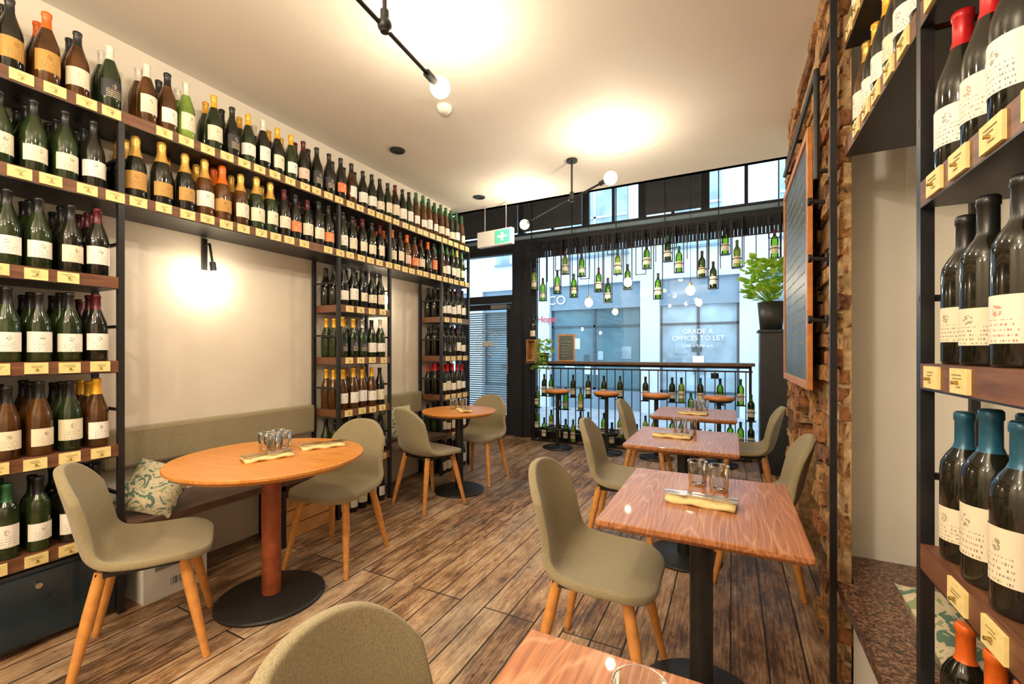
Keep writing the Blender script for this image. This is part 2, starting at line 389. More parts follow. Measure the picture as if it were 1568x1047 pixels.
def empty(name, loc=(0, 0, 0), rz=0.0):
    e = bpy.data.objects.new(name, None); scene.collection.objects.link(e)
    e.location = loc; e.rotation_euler = (0, 0, rz); e.empty_display_size = 0.1
    return e

# ------------------------------------------------------------------ room shell
CZ = 3.02
HZ = 3.85
WL = -3.02
def slab(name, a, b, mat):
    m = M(); m.box(a, b, mat); return m.obj(name)
slab('floor', (-4.3, -2.6, -0.08), (1.1, 6.1, 0.0), 'floor_boards')
m = M(); m.box((-3.2, -2.6, CZ), (1.1, 4.56, CZ + 0.1), 'plaster_ceiling'); m.box((-4.3, 4.50, CZ), (0.9, 4.56, HZ), 'plaster_ceiling')
m.box((-4.3, 4.3, CZ), (-3.2, 4.56, CZ + 0.1), 'plaster_ceiling')
m.obj('ceiling')
slab('ceiling_raised', (-4.3, 4.56, HZ), (1.1, 6.2, HZ + 0.1), 'plaster_ceiling')
slab('wall_left', (WL - 0.15, -2.6, 0), (WL, 4.33, CZ), 'plaster_wall')
slab('wall_entry', (-4.3, 4.2, 0), (WL - 0.15, 4.33, CZ), 'plaster_wall')
slab('wall_entry_side', (-4.3, 4.33, 0), (-4.15, 6.0, HZ), 'plaster_wall')
slab('wall_right_alcove', (0.86, -2.6, 0), (1.0, 2.38, CZ), 'white_paint')
slab('wall_right_return', (0.425, 2.385, 0), (1.0, 2.50, CZ), 'white_paint')
slab('wall_right_front', (0.62, 3.95, 0), (0.8, 6.1, HZ), 'white_paint')
slab('wall_rear', (-3.2, -2.75, 0), (1.1, -2.6, CZ), 'plaster_wall')

m = M()
BX = 0.385; Y0, Y1 = 2.12, 3.93
ac, ar, ah = 3.02, 0.42, 0.66
def in_arch(y, z):
    if abs(y - ac) < ar and z < ah: return True
    return (y - ac) ** 2 + (z - ah) ** 2 < ar * ar
ny = 36
for i in range(ny):
    ya = Y0 + (Y1 - Y0) * i / ny; yb = Y0 + (Y1 - Y0) * (i + 1) / ny; yc = (ya + yb) / 2
    if abs(yc - ac) < ar: zb = ah + math.sqrt(max(0, ar * ar - (yc - ac) ** 2))
    else: zb = 0.0
    m.box((BX + 0.010, ya, zb), (0.62 if yc > 2.51 else 0.42, yb, CZ), 'mortar')
m.box((0.60, 2.51, 0), (0.62, Y1, 1.3), 'mortar')
row_i = 0; z = 0.004
while z < CZ - 0.07:
    off = (row_i % 2) * 0.11; y = Y0 - 0.11 + off
    while y < Y1:
        a = max(y, Y0 + R.uniform(-0.012, 0.004)); b_ = min(y + 0.205 + R.uniform(-.006, .004), Y1 + R.uniform(-0.004, 0.012))
        if b_ - a > 0.04:
            if not in_arch((a + b_) / 2, z + 0.03):
                dx = R.uniform(-0.020, 0.012)
                m.box((BX + dx, a, z), (BX + (0.09 if a > 2.5 else 0.03), b_, z + 0.060), 'old_brick', jit=0.008)
            else:
                m.box((0.585 + R.uniform(-.01, .01), a, z), (0.60, b_, z + 0.062), 'old_brick', jit=0.005)
        y += 0.22
    m.box((BX + 0.012, Y1 - 0.02, z), (0.60, Y1 + 0.012, z + 0.062), 'old_brick', jit=0.005)
    z += 0.073; row_i += 1
for k in range(15):
    t = math.pi * (k + 0.5) / 15
    cy, cz = ac + (ar + 0.055) * math.cos(t), ah + (ar + 0.055) * math.sin(t)
    d = Vector((0, math.cos(t), math.sin(t))); e = Vector((0, -math.sin(t), math.cos(t)))
    vs = []
    for x in (BX - 0.012, BX + 0.15):
        for (u, w) in ((-0.055, -0.036), (0.055, -0.04), (0.055, 0.04), (-0.055, 0.036)):
            p = Vector((x, cy, cz)) + d * u + e * w; vs.append(tuple(p))
    m.add(vs, [(0, 1, 2, 3), (7, 6, 5, 4), (0, 4, 5, 1), (1, 5, 6, 2), (2, 6, 7, 3), (3, 7, 4, 0)], 'old_brick')
m.obj('wall_right_brick')

m = M(); m.box((0.37, 0.3, 0.36), (0.855, 2.095, 0.40), 'granite_brown'); m.box((0.425, 2.095, 0.36), (0.855, 2.38, 0.40), 'granite_brown'); m.box((0.42, 0.3, 0.0), (0.46, 2.09, 0.36), 'white_paint')
m.obj('granite_ledge')

# ------------------------------------------------------------------ shopfront
YW = 6.05
def frame_rect(m, x0, x1, z0, z1, t=0.05, d=0.07, mat='black_paint', y=YW):
    m.box((x0, y - d / 2, z0), (x0 + t, y + d / 2, z1), mat); m.box((x1 - t, y - d / 2, z0), (x1, y + d / 2, z1), mat)
    m.box((x0 + t, y - d / 2, z0), (x1 - t, y + d / 2, z0 + t), mat); m.box((x0 + t, y - d / 2, z1 - t), (x1 - t, y + d / 2, z1), mat)
e = empty('window_1', (0, 0, 0))
m = M(); frame_rect(m, -2.70, 0.62, 0.0, 2.88, 0.06)
m.box((-2.64, YW - 0.035, 0.06), (0.56, YW + 0.035, 0.16), 'black_paint')
m.obj('frame', e)
m = M(); m.box((-2.64, YW - 0.004, 0.16), (0.56, YW + 0.004, 2.82), 'window_glass'); m.obj('pane', e)
m = M(); m.box((-4.15, 5.98, 2.88), (0.62, 6.12, 3.06), 'black_paint'); m.box((-4.15, 5.94, 3.0), (0.62, 5.98, 3.05), 'facade_grey'); m.obj('trim_1')
m = M(); m.box((-2.98, 5.95, 0), (-2.70, 6.12, 2.88), 'black_paint'); m.box((-2.86, 5.93, 0), (-2.82, 5.95, 2.88), 'black_steel'); m.obj('trim_2')
e = empty('window_2')
m = M(); g = M()
xs = [-4.12, -2.9, -1.87, -1.08, -0.30, 0.62]
for i in range(5):
    frame_rect(m, xs[i], xs[i + 1], 3.06, HZ, 0.05)
    xm = (xs[i] + xs[i + 1]) / 2
    m.box((xm - 0.02, YW - 0.02, 3.11), (xm + 0.02, YW + 0.02, HZ - 0.05), 'black_paint')
    g.box((xs[i] + .05, YW - 0.003, 3.11), (xs[i + 1] - .05, YW + 0.003, HZ - 0.05), 'window_glass')
m.obj('frame', e); g.obj('pane', e)
m = M()
for (a, b) in ((-4.07, -2.95), (-2.85, -1.92), (-1.03, -0.35)):
    z = 3.13
    while z < HZ - 0.06:
        m.box((a, YW - 0.055, z), (b, YW - 0.04, z + 0.0215), 'dark_blind'); z += 0.024
m.obj('slats', e)
m = M(); m.cyl((-2.68, 5.9, 2.80), (0.6, 5.9, 2.80), 0.012, mat='black_steel')
x = -2.66
while x < 0.58:
    m.box((x, 5.90 + R.uniform(0, .02), 2.70), (x + 0.035, 5.93, 2.87), 'curtain_black', rz=R.uniform(-.5, .5)); x += 0.042
m.obj('curtain_pelmet')
e = empty('door_1')
m = M(); frame_rect(m, -4.1, -2.98, 0.0, 2.12, 0.06, 0.1); frame_rect(m, -4.0, -3.06, 0.02, 2.05, 0.09, 0.05)
m.box((-3.91, YW - 0.02, 0.1), (-3.15, YW + 0.02, 0.3), 'black_paint'); frame_rect(m, -4.1, -2.98, 2.12, 2.88, 0.06, 0.1)
m.obj('frame', e)
m = M(); m.box((-3.91, YW - 0.004, 0.3), (-3.15, YW + 0.004, 1.96), 'window_glass'); m.box((-4.04, YW - 0.004, 2.18), (-3.04, YW + 0.004, 2.82), 'window_glass'); m.obj('pane', e)
m = M(); z = 0.32
while z < 1.93:
    m.box((-3.9, YW + 0.012, z), (-3.16, YW + 0.03, z + 0.020), 'blind_slat'); z += 0.036
m.obj('slats', e)
m = M(); m.cyl((-3.10, YW - 0.10, 0.95), (-3.10, YW - 0.10, 1.35), 0.012, mat='steel')
m.cyl((-3.10, YW - 0.10, 1.0), (-3.10, YW - 0.02, 1.0), 0.008, mat='steel'); m.cyl((-3.10, YW - 0.10, 1.3), (-3.10, YW - 0.02, 1.3), 0.008, mat='steel')
m.obj('handle', e)
m = M(); m.box((-3.4, YW - 0.09, 1.97), (-3.12, YW - 0.03, 2.03), 'steel'); m.obj('closer', e)
m = M()
for k in range(36):
    t0, t1 = 2 * math.pi * k / 36, 2 * math.pi * (k + 1) / 36
    for r in (0.21, 0.15):
        m.cyl((-3.5 + r * math.cos(t0), YW - 0.012, 1.42 + r * math.sin(t0)), (-3.5 + r * math.cos(t1), YW - 0.012, 1.42 + r * math.sin(t1)), 0.005, mat='white_sign', seg=5)
m.box((-3.6, YW - 0.014, 1.38), (-3.4, YW - 0.010, 1.46), 'white_sign'); m.obj('logo', e)

# ------------------------------------------------------------------ street
slab('street_ground', (-16, 6.15, -0.2), (14, 14, -0.12), 'pavement')
e = empty('building_opposite')
m = M(); m.box((-15, 10.6, -0.12), (13, 11.4, 9), 'facade_paint'); m.obj('body', e)
m = M()
m.box((-15, 10.45, 2.35), (13, 10.6, 2.95), 'facade_grey'); m.box((-15, 10.35, 2.95), (13, 10.6, 3.08), 'facade_paint')
m.box((-15, 10.5, -0.12), (13, 10.6, 0.35), 'facade_grey')
xs2 = (-12, -9.4, -6.6, -4.6, -1.9, 0.15, 1.9, 3.4, 5.5, 8)
for x in xs2: m.box((x, 10.35, -0.12), (x + 0.42, 10.6, 2.95), 'facade_paint')
m.obj('pilasters', e)
m = M(); i = 0
for a, b in zip(xs2[:-1], xs2[1:]):
    m.box((a + 0.42, 10.55, 0.35), (b, 10.59, 2.35), ['facade_window', 'facade_teal', 'facade_bright'][(i + 1) % 3]); i += 1
    xm = (a + .42 + b) / 2; m.box((xm - 0.03, 10.52, 0.35), (xm + 0.03, 10.56, 2.35), 'facade_dark')
    m.box((a + 0.42, 10.52, 1.9), (b, 10.56, 1.95), 'facade_dark'); m.box((a + 0.42, 10.52, 0.35), (b, 10.56, 0.41), 'facade_dark')
    for xx in (a + 0.42, b - 0.05): m.box((xx, 10.52, 0.35), (xx + 0.05, 10.56, 2.35), 'facade_dark')
    for q in range(7):
        xx = R.uniform(a + .5, b - .4); zz = R.uniform(.45, 1.4); m.box((xx, 10.535, zz), (xx + R.uniform(.1, .35), 10.55, zz + R.uniform(.1, .3)), R.choice(['facade_bright', 'facade_paint', 'facade_grey', 'facade_dark']))
    for zz in (3.7, 6.2): 
        m.box((a + 0.75, 10.57, zz), (b - 0.35, 10.6, zz + 1.8), 'facade_bright')
        m.box((xm - 0.03, 10.54, zz), (xm + 0.03, 10.58, zz + 1.8), 'facade_paint'); m.box((a + 0.75, 10.54, zz + 0.9), (b - 0.35, 10.58, zz + 0.95), 'facade_paint')
        m.box((a + 0.70, 10.54, zz - 0.05), (b - 0.30, 10.62, zz), 'facade_grey'); m.box((a + 0.70, 10.54, zz + 1.8), (b - 0.30, 10.62, zz + 1.85), 'facade_grey')
m.obj('shop_windows', e)
def text(name, body, loc, size, mat, parent=None, rot=(math.pi / 2, 0, 0)):
    c = bpy.data.curves.new(name, 'FONT'); c.body = body; c.size = size; c.align_x = 'CENTER'; c.extrude = 0.004; c.materials.append(MATS[mat])
    o = bpy.data.objects.new(name, c); scene.collection.objects.link(o); o.location = loc; o.rotation_euler = rot
    if parent: o.parent = parent
    return o
text('lettering_offices', 'GRADE A\nOFFICES TO LET', (-0.68, 10.5, 1.70), 0.15, 'white_sign', e)
text('lettering_small', '2,500 to 9,500 sq ft', (-0.68, 10.5, 1.40), 0.08, 'white_sign', e)
text('lettering_fascia', 'CO', (-4.0, 10.42, 2.5), 0.32, 'white_sign', e)
text('lettering_red', 'Hope', (-4.25, 10.33, 2.05), 0.24, 'red_sign', e)
m = M(); m.box((-0.78, 10.48, 0.95), (-0.55, 10.5, 1.2), 'white_sign'); m.obj('qr_sign', e)

# ------------------------------------------------------------------ bottles
BURG = [(0.001, 0), (0.035, 0), (0.0395, 0.006), (0.0395, 0.150), (0.0365, 0.172), (0.027, 0.203), (0.0185, 0.230), (0.0150, 0.246), (0.0145, 0.283), (0.0165, 0.285), (0.0165, 0.297), (0.013, 0.300), (0.001, 0.300)]
BORD = [(0.001, 0), (0.034, 0), (0.0370, 0.006), (0.0370, 0.180), (0.0350, 0.198), (0.0270, 0.215), (0.0185, 0.228), (0.0150, 0.238), (0.0148, 0.283), (0.0165, 0.285), (0.0165, 0.298), (0.013, 0.302), (0.001, 0.302)]
CHAM = [(0.001, 0), (0.040, 0), (0.0440, 0.008), (0.0440, 0.150), (0.0410, 0.172), (0.031, 0.205), (0.0215, 0.235), (0.0180, 0.256), (0.0180, 0.280), (0.0195, 0.284), (0.0190, 0.300), (0.014, 0.312), (0.001, 0.314)]
RIES = [(0.001, 0), (0.034, 0), (0.0375, 0.006), (0.0375, 0.130), (0.0350, 0.165), (0.0285, 0.205), (0.0215, 0.245), (0.0170, 0.275), (0.0150, 0.318), (0.0160, 0.320), (0.0160, 0.330), (0.013, 0.334), (0.001, 0.334)]
PROF = {'g': BURG, 'b': BORD, 'c': CHAM, 'r': RIES}
def bottle(m, x, y, z, ang, glass, cap, label, kind='g', sc=1.0, seg=16, capfrom=6):
    P = [(r * sc, h * sc) for r, h in PROF[kind]]
    if kind == 'c': capfrom = 5
    m.lathe(P, [cap if j >= capfrom else glass for j in range(len(P) - 1)], (x, y, z), seg)
    if label:
        r = P[3][0] + 0.0009; z0 = R.uniform(0.035, 0.05) * sc; z1 = z0 + R.uniform(0.065, 0.09) * sc
        n = 8; span = R.uniform(1.05, 1.35); k = R.randrange(1, 60)
        vs = []; fs = []; uv = []
        for i in range(n + 1):
            t = ang - span + 2 * span * i / n
            for zz in (z0, z1): vs.append((x + r * math.cos(t), y + r * math.sin(t), z + zz))
        for i in range(n):
            fs.append((2 * i, 2 * i + 2, 2 * i + 3, 2 * i + 1))
            u0, u1 = k + 0.01 + 0.98 * i / n, k + 0.01 + 0.98 * (i + 1) / n
            uv.append([(u0, 0), (u1, 0), (u1, 1), (u0, 1)])
        m.add(vs, fs, label, True, uv)
STY = {
 'burg':  (['glass_black', 'glass_black', 'glass_green'], ['cap_black', 'cap_black', 'cap_black', 'cap_wine'], ['label_cream', 'label_white', 'label_white', 'label_cream'], 'g'),
 'burgy': (['glass_black', 'glass_amber', 'glass_green'], ['cap_yellow', 'cap_black', 'cap_yellow', 'cap_gold'], ['label_cream', 'label_white', 'label_red_print'], 'g'),
 'bord':  (['glass_black'], ['cap_black', 'cap_wine', 'cap_black', 'cap_red'], ['label_cream', 'label_white', 'label_red_print', 'label_dark'], 'b'),
 'bordk': (['glass_black'], ['cap_black'], ['label_cream', 'label_white', 'label_cream', 'label_red_print'], 'b'),
 'fizz':  (['glass_black', 'glass_green', 'glass_amber'], ['cap_gold', 'cap_gold', 'cap_gold', 'cap_orange'], ['label_cream', 'label_white', 'label_gold', 'label_white'], 'c'),
 'amber': (['glass_amber', 'glass_black', 'glass_amber'], ['cap_black', 'cap_wine', 'cap_orange', 'cap_black'], ['label_gold', 'label_dark', 'label_gold', 'label_cream'], 'g'),
 'rose':  (['glass_rose', 'glass_amber', 'glass_lime'], ['cap_white', 'cap_silver', 'cap_black'], ['label_white', 'label_green', 'label_cream'], 'g'),
 'mix':   (['glass_black', 'glass_black', 'glass_green'], ['cap_black', 'cap_yellow', 'cap_silver', 'cap_black', 'cap_white'], ['label_dark', 'label_white', 'label_cream', 'label_cream', 'label_white'], 'g'),
 'ries':  (['glass_green', 'glass_black', 'glass_amber'], ['cap_green', 'cap_gold', 'cap_black', 'cap_green'], ['label_cream', 'label_white'], 'r'),
 'nat':   (['glass_black', 'glass_amber', 'glass_black'], ['cap_black', 'cap_orange', 'cap_black', 'cap_wine'], ['label_orange', 'label_dark', 'label_white', 'label_pink', 'label_cream'], 'g'),
 'green': (['glass_green', 'glass_black'], ['cap_green', 'cap_black', 'cap_black'], ['label_white', 'label_cream', 'label_white'], 'b'),
 'red':   (['glass_black'], ['cap_red', 'cap_red', 'cap_wine'], ['label_white', 'label_cream'], 'g'),
 'redr':  (['glass_black'], ['cap_red'], ['label_white', 'label_red_print'], 'g'),
 'blue':  (['glass_black'], ['cap_blue', 'cap_black', 'cap_blue'], ['label_dark', 'label_cream', 'label_white'], 'b'),
 'orng':  (['glass_black'], ['cap_orange'], ['label_white', 'label_red_print'], 'b'),
}
def row(m, y0, y1, z, xf, style, depth_dir, nd=2, face=0.0, pitch=0.092, seg=16, sc=1.06):
    n = max(1, int((y1 - y0) / pitch)); p = (y1 - y0) / n
    cur = None
    for i in range(n):
        y = y0 + p * (i + 0.5)
        G, C, L, K = STY[style]
        if cur is None or R.random() < 0.75: cur = (R.choice(G), R.choice(C), R.choice(L))
        for k in range(nd):
            if k and R.random() < 0.08: continue
            x = xf + depth_dir * (0.052 + 0.095 * k)
            bottle(m, x + R.uniform(-.005, .005), y + R.uniform(-.003, .003), z, face + R.uniform(-.3, .3), cur[0], cur[1], cur[2] if k == 0 else None, K, sc * R.uniform(0.97, 1.04), seg)

# ------------------------------------------------------------------ shelves left
ROWS = [0.395, 0.813, 1.226, 1.638, 2.06, 2.466]
T = 0.028
XF = -2.70
def planks(m, y0, y1, z, x0, x1, front):
    m.box((x0, y0, z - T), (x1, y1, z + T), 'plank_brown')
    m.box((x0, y0, z - T - 0.004), (x1, y1, z - T), 'black_steel')
def tags(m, y0, y1, z, xf, sgn, pitch=0.105):
    n = max(1, int((y1 - y0) / pitch)); p = (y1 - y0) / n
    for i in range(n):
        y = y0 + p * (i + 0.5) + R.uniform(-.01, .01)
        if R.random() < 0.08: continue
        a = R.uniform(-.003, .003)
        m.box((min(xf, xf + sgn * 0.006), y - 0.036, z - 0.024 + a), (max(xf, xf + sgn * 0.006), y + 0.036, z + 0.024 + a), 'tag_cream')
        xx = xf + sgn * 0.0065
        for (dz, w) in ((0.010, 0.022), (0.003, 0.018), (-0.013, 0.010)):
            y_ = y + R.uniform(-.006, .006); w *= R.uniform(.6, 1)
            m.box((min(xx, xx + sgn * .0006), y_ - w, z + dz), (max(xx, xx + sgn * .0006), y_ + w, z + dz + 0.0018), 'tag_text')
        m.cyl((xf, y, z - 0.004), (xf + sgn * 0.016, y, z - 0.004), 0.0035, mat='brass', seg=8)
def post(m, x, y, z0=0.0, z1=2.5, s=0.0125): m.box((x - s, y - s, z0), (x + s, y + s, z1), 'black_steel')
XB = WL + 0.02
AY0, AY1 = -0.1, 1.04
BY0, BY1 = 2.38, 2.94
CY0, CY1 = 3.71, 4.23
def end_frame(m, y, xa, xb, z1=2.48):
    post(m, xa, y, 0, z1); post(m, xb, y, 0, z1)
    for z in ROWS[:-1]:
        m.box((min(xa, xb), y - 0.006, z + 0.19), (max(xa, xb), y + 0.006, z + 0.205), 'black_steel')
e = empty('wine_shelving')
m = M()
for y in (AY0, AY1, BY0, BY1, CY0, CY1): end_frame(m, y, XF - 0.013, XB + 0.01)
m.obj('steel_frame', e)
m = M(); tg = M()
for z in ROWS[4:]:
    planks(m, AY0, CY1, z, XB, XF, 1); tags(tg, AY0, CY1, z, XF, 1)
for z in ROWS[:4]:
    for (a, b) in ((AY0, AY1), (BY0, BY1), (CY0, CY1)):
        planks(m, a + .013, b - .013, z, XB, XF, 1); tags(tg, a + .03, b - .03, z, XF, 1)
m.obj('shelf_boards', e); tg.obj('price_tags', e)
m = M(); m.box((XB, AY0 + .015, 0.03), (XF - 0.02, AY1 - .02, 0.35), 'navy_cabinet'); m.box((XF - 0.02, AY0 + .03, 0.05), (XF - 0.008, AY1 - .04, 0.33), 'navy_cabinet')
m.cyl((XF - 0.008, 0.75, 0.28), (XF + 0.01, 0.75, 0.28), 0.012, mat='steel'); m.obj('base_cabinet', e)

m = M()
zt = lambda z: z + T
segs = [(AY0, .42, 'mix'), (0.42, 0.52, 'orng'), (0.52, 0.95, 'amber'), (0.95, 1.08, 'mix'), (1.12, 1.4, 'rose'), (1.45, 2.05, 'mix'), (2.05, 2.6, 'nat'), (2.62, 3.3, 'burg'), (3.3, 4.2, 'ries')]
for a, b, s in segs: row(m, a, b, zt(ROWS[5]), XF, s, -1, 2)
segs = [(AY0, .6, 'burg'), (0.6, 1.0, 'burg'), (1.06, 1.4, 'fizz'), (1.4, 1.9, 'fizz'), (1.9, 2.36, 'nat'), (2.4, 2.92, 'burg'), (2.96, 3.68, 'nat'), (3.73, 4.2, 'ries')]
for a, b, s in segs: row(m, a, b, zt(ROWS[4]), XF, s, -1, 3, pitch=0.1 if s == 'fizz' else 0.092)
m.obj('wine_bottles')
for (a, b, st) in ((AY0, AY1, ['green', 'burgy', 'burg', 'burg']), (BY0, BY1, ['burg', 'burgy', 'mix', 'burg']), (CY0, CY1, ['burgy', 'red', 'bord', 'burg'])):
    m = M()
    for i, s in enumerate(st): row(m, a + 0.025, b - 0.025, zt(ROWS[i]), XF, s, -1, 3)
    if a != AY0: row(m, a + 0.025, b - 0.025, 0.001, XF, 'burg', -1, 3)
    m.obj('wine_bottles')

# ------------------------------------------------------------------ shelves right
XR = 0.392
RY0, RY1, RY2 = 0.42, 1.343, 2.10
e = empty('wine_shelving')
m = M()
for y in (RY0, RY1): 
    post(m, XR + 0.013, y, 0.401, 3.0); post(m, 0.80, y, 0.401, 3.0)
    for z in ROWS[1:]: m.box((XR, y - 0.006, z + 0.19), (XR + 0.41, y + 0.006, z + 0.205), 'black_steel')
post(m, XR - 0.035, RY2 - 0.005, 0.0, 3.0, 0.011); post(m, 0.80, RY2 + .1, 0.401, 3.0)
m.obj('steel_frame', e)
m = M(); tg = M()
RR = [0.825, 1.244, 1.664, 2.084, 2.50]
for z in RR: planks(m, RY0 + .013, RY1 - .013, z, XR, 0.84, -1); tags(tg, RY0 + .03, RY1 - .03, z, XR, -1, 0.11)
for z in RR[3:]: planks(m, RY1 + .013, RY2 - 0.02, z, XR, 0.84, -1); tags(tg, RY1 + .03, RY2 - .03, z, XR, -1, 0.11)
m.obj('shelf_boards', e); tg.obj('price_tags', e)
m = M()
for z, s in zip([0.402 - T] + RR, ['orng', 'blue', 'bordk', 'redr', 'mix', 'burg']):
    row(m, RY0 + .03, RY1 - .03, zt(z), XR, s, 1, 3, math.pi + 0.35, 0.098, 24, 1.08)
row(m, RY1 + .03, RY2 - .03, zt(RR[3]), XR, 'burgy', 1, 3, math.pi + .3, 0.1, 20, 1.08)
row(m, RY1 + .03, RY2 - .03, zt(RR[4]), XR, 'burg', 1, 3, math.pi + .3, 0.1, 20, 1.08)
m.obj('wine_bottles')

# ------------------------------------------------------------------ bench seating
def bench(y0, y1):
    e = empty('banquette_bench', (0, 0, 0))
    W = WL + 0.004
    m = M(); m.box((W, y0, 0.41), (-2.62, y1, 0.455), 'bench_dark'); m.obj('seat', e, bevel=0.005)
    m = M(); m.box((W, y0, 0.66), (WL + 0.075, y1, 0.88), 'fabric_olive'); m.obj('backrest', e, bevel=0.02)
    m = M()
    ym = y0 + (y1 - y0) * 0.62
    for y in (ym,):
        m.box((-2.66, y - 0.015, 0), (-2.63, y + 0.015, 0.41), 'black_steel'); m.box((W, y - 0.015, 0.38), (-2.63, y + 0.015, 0.41), 'black_steel')
    m.obj('bracket', e)
bench(1.06, 2.36); bench(2.96, 3.69)
def cushion(loc, rot, s=0.4):
    me = bpy.data.meshes.new('cushion'); vs = []; fs = []
    n = 15
    for sgn in (1, -1):
        for i in range(n):
            for j in range(n):
                x = -1 + 2 * i / (n - 1); y = -1 + 2 * j / (n - 1)
                h = 0.2 * ((1 - x ** 4) * (1 - y ** 4)) ** 0.55
                pin = 1 - 0.09 * (1 - abs(x * y)) * (x * x + y * y) * 0.5
                vs.append((x * 0.5 * pin * s, y * 0.5 * pin * s, sgn * h * s))
    for q in range(2):
        for i in range(n - 1):
            for j in range(n - 1):
                a = q * n * n + i * n + j; f = (a, a + n, a + n + 1, a + 1)
                fs.append(f if q == 0 else f[::-1])
    me.from_pydata(vs, [], fs); me.materials.append(MATS['fabric_leaf_print'])
    for p in me.polygons: p.use_smooth = True
    o = mk('cushion', me, None, loc); o.rotation_euler = rot
    return o
cushion((-2.745, 1.20, 0.575), (math.radians(50), math.radians(16), math.radians(40)), 0.28)
cushion((-2.84, 3.2, 0.62), (math.radians(72), 0, math.radians(75)), 0.32)
cushion((0.60, 1.66, 0.49), (math.radians(30), math.radians(12), math.radians(20)), 0.27)
m = M(); m.box((-2.98, 1.12, 0), (-2.68, 1.42, 0.24), 'cardboard_white')
for k in range(14): m.box((-2.6795, 1.24 + k * 0.010, 0.05), (-2.679, 1.24 + k * 0.010 + 0.003 + 0.003 * (k % 3), 0.09), 'cardboard_print')
m.box((-2.6795, 1.17, 0.15), (-2.679, 1.36, 0.17), 'cardboard_print')
m.obj('wine_carton')
m = M()
for z in (0.0, 0.1, 0.2): m.box((-2.74, 1.92, z + 0.003), (-2.72, 2.33, z + 0.095), 'crate_wood')
m.box((-2.98, 1.92, 0), (-2.74, 1.94, 0.295), 'crate_wood'); m.box((-2.98, 2.31, 0), (-2.74, 2.33, 0.295), 'crate_wood'); m.box((-2.98, 1.92, 0), (-2.96, 2.33, 0.295), 'crate_wood'); m.box((-2.98, 1.92, 0), (-2.74, 2.33, 0.02), 'crate_wood')
m.obj('wooden_wine_crate')

# ------------------------------------------------------------------ chairs
def interp(pts, t):
    n = len(pts) - 1; t = min(max(t, 0), 1); x = t * n; i = min(int(x), n - 1); f = x - i
    p0 = pts[max(i - 1, 0)]; p1 = pts[i]; p2 = pts[i + 1]; p3 = pts[min(i + 2, n)]
    return tuple(0.5 * ((2 * b) + (-a + c) * f + (2 * a - 5 * b + 4 * c - d) * f * f + (-a + 3 * b - 3 * c + d) * f ** 3) for a, b, c, d in zip(p0, p1, p2, p3))
def chair_meshes():
    PR = [(0.225, 0.432, 0.222, 0.000, 0.0), (0.12, 0.446, 0.236, 0.006, 0), (0.0, 0.440, 0.242, 0.016, 0), (-0.11, 0.438, 0.236, 0.035, 0.0), (-0.185, 0.468, 0.222, 0.045, 0.03), (-0.222, 0.55, 0.205, 0.02, 0.055), (-0.245, 0.65, 0.200, 0.0, 0.06), (-0.268, 0.745, 0.194, 0.0, 0.055), (-0.288, 0.838, 0.180, 0.0, 0.045)]
    nv, nu = 40, 22; vs = []; fs = []
    def drop(u, r, u0):
        k = min(0.985, max(0, (abs(u) - u0) / (1 - u0))); return r * (1 - math.sqrt(1 - k * k))
    for j in range(nv + 1):
        t = j / nv
        for i in range(nu + 1):
            th = -1 + 2 * i / nu; u = math.sin(th * math.pi / 2) * 0.45 + th * 0.55
            s0 = drop(u, 0.13, 0.35); s1 = 1 - drop(u, 0.20, 0.05)
            s = s0 + (s1 - s0) * t
            y, z, hw, lift, fw = interp(PR, s)
            vs.append((u * hw, y + fw * u * u, z + lift * u * u * abs(u)))
    for j in range(nv):
        for i in range(nu):
            a = j * (nu + 1) + i; fs.append((a, a + 1, a + nu + 2, a + nu + 1))
    me = bpy.data.meshes.new('chair_shell'); me.from_pydata(vs, [], fs); me.materials.append(MATS['fabric_olive'])
    for p in me.polygons: p.use_smooth = True
    legs = []
    for sx in (-1, 1):
        for sy in (-1, 1):
            m = M()
            top = Vector((sx * 0.15, sy * 0.13 - 0.01, 0.425)); bot = Vector((sx * 0.215, sy * 0.215 - 0.01, 0.0))
            mid = top.lerp(bot, 0.35)
            m.cyl(top, mid, 0.021, 0.022, 'leg_oak', 14); m.cyl(mid, bot, 0.022, 0.0135, 'leg_oak', 14)
            ob = m.obj('tmp'); legs.append(ob.data); bpy.data.objects.remove(ob)
    m = M(); m.box((-0.17, -0.155, 0.405), (0.17, 0.135, 0.425), 'cast_iron'); ob = m.obj('tmp'); fr = ob.data; bpy.data.objects.remove(ob)
    return me, legs, fr
SH, LG, FR = chair_meshes()
def chair(x, y, face):
    rz = math.atan2(face[1], face[0]) - math.pi / 2
    e = empty('dining_chair', (x, y, 0), rz)
    o = mk('seat_shell', SH, e); s = o.modifiers.new('solid', 'SOLIDIFY'); s.thickness = 0.034; s.offset = 0
    sb = o.modifiers.new('sub', 'SUBSURF'); sb.levels = 1; sb.render_levels = 2
    for i, l in enumerate(LG): mk('leg_%d' % (i + 1), l, e)
    mk('under_frame', FR, e)
chair(-2.29, 0.99, (0.50, 0.865)); chair(-2.21, 1.93, (0.2, -0.98))
chair(-2.33, 3.02, (0.25, 0.97)); chair(-2.30, 3.80, (0.05, -1))
chair(-0.46, 1.72, (1.0, 0.02)); chair(-0.64, 2.93, (1, 0.08)); chair(-0.70, 4.25, (1, 0.0))
chair(0.10, 4.28, (-1, 0.05)); chair(0.115, 2.90, (-1, 0.0)); chair(-0.36, 0.515, (1, 0.02))

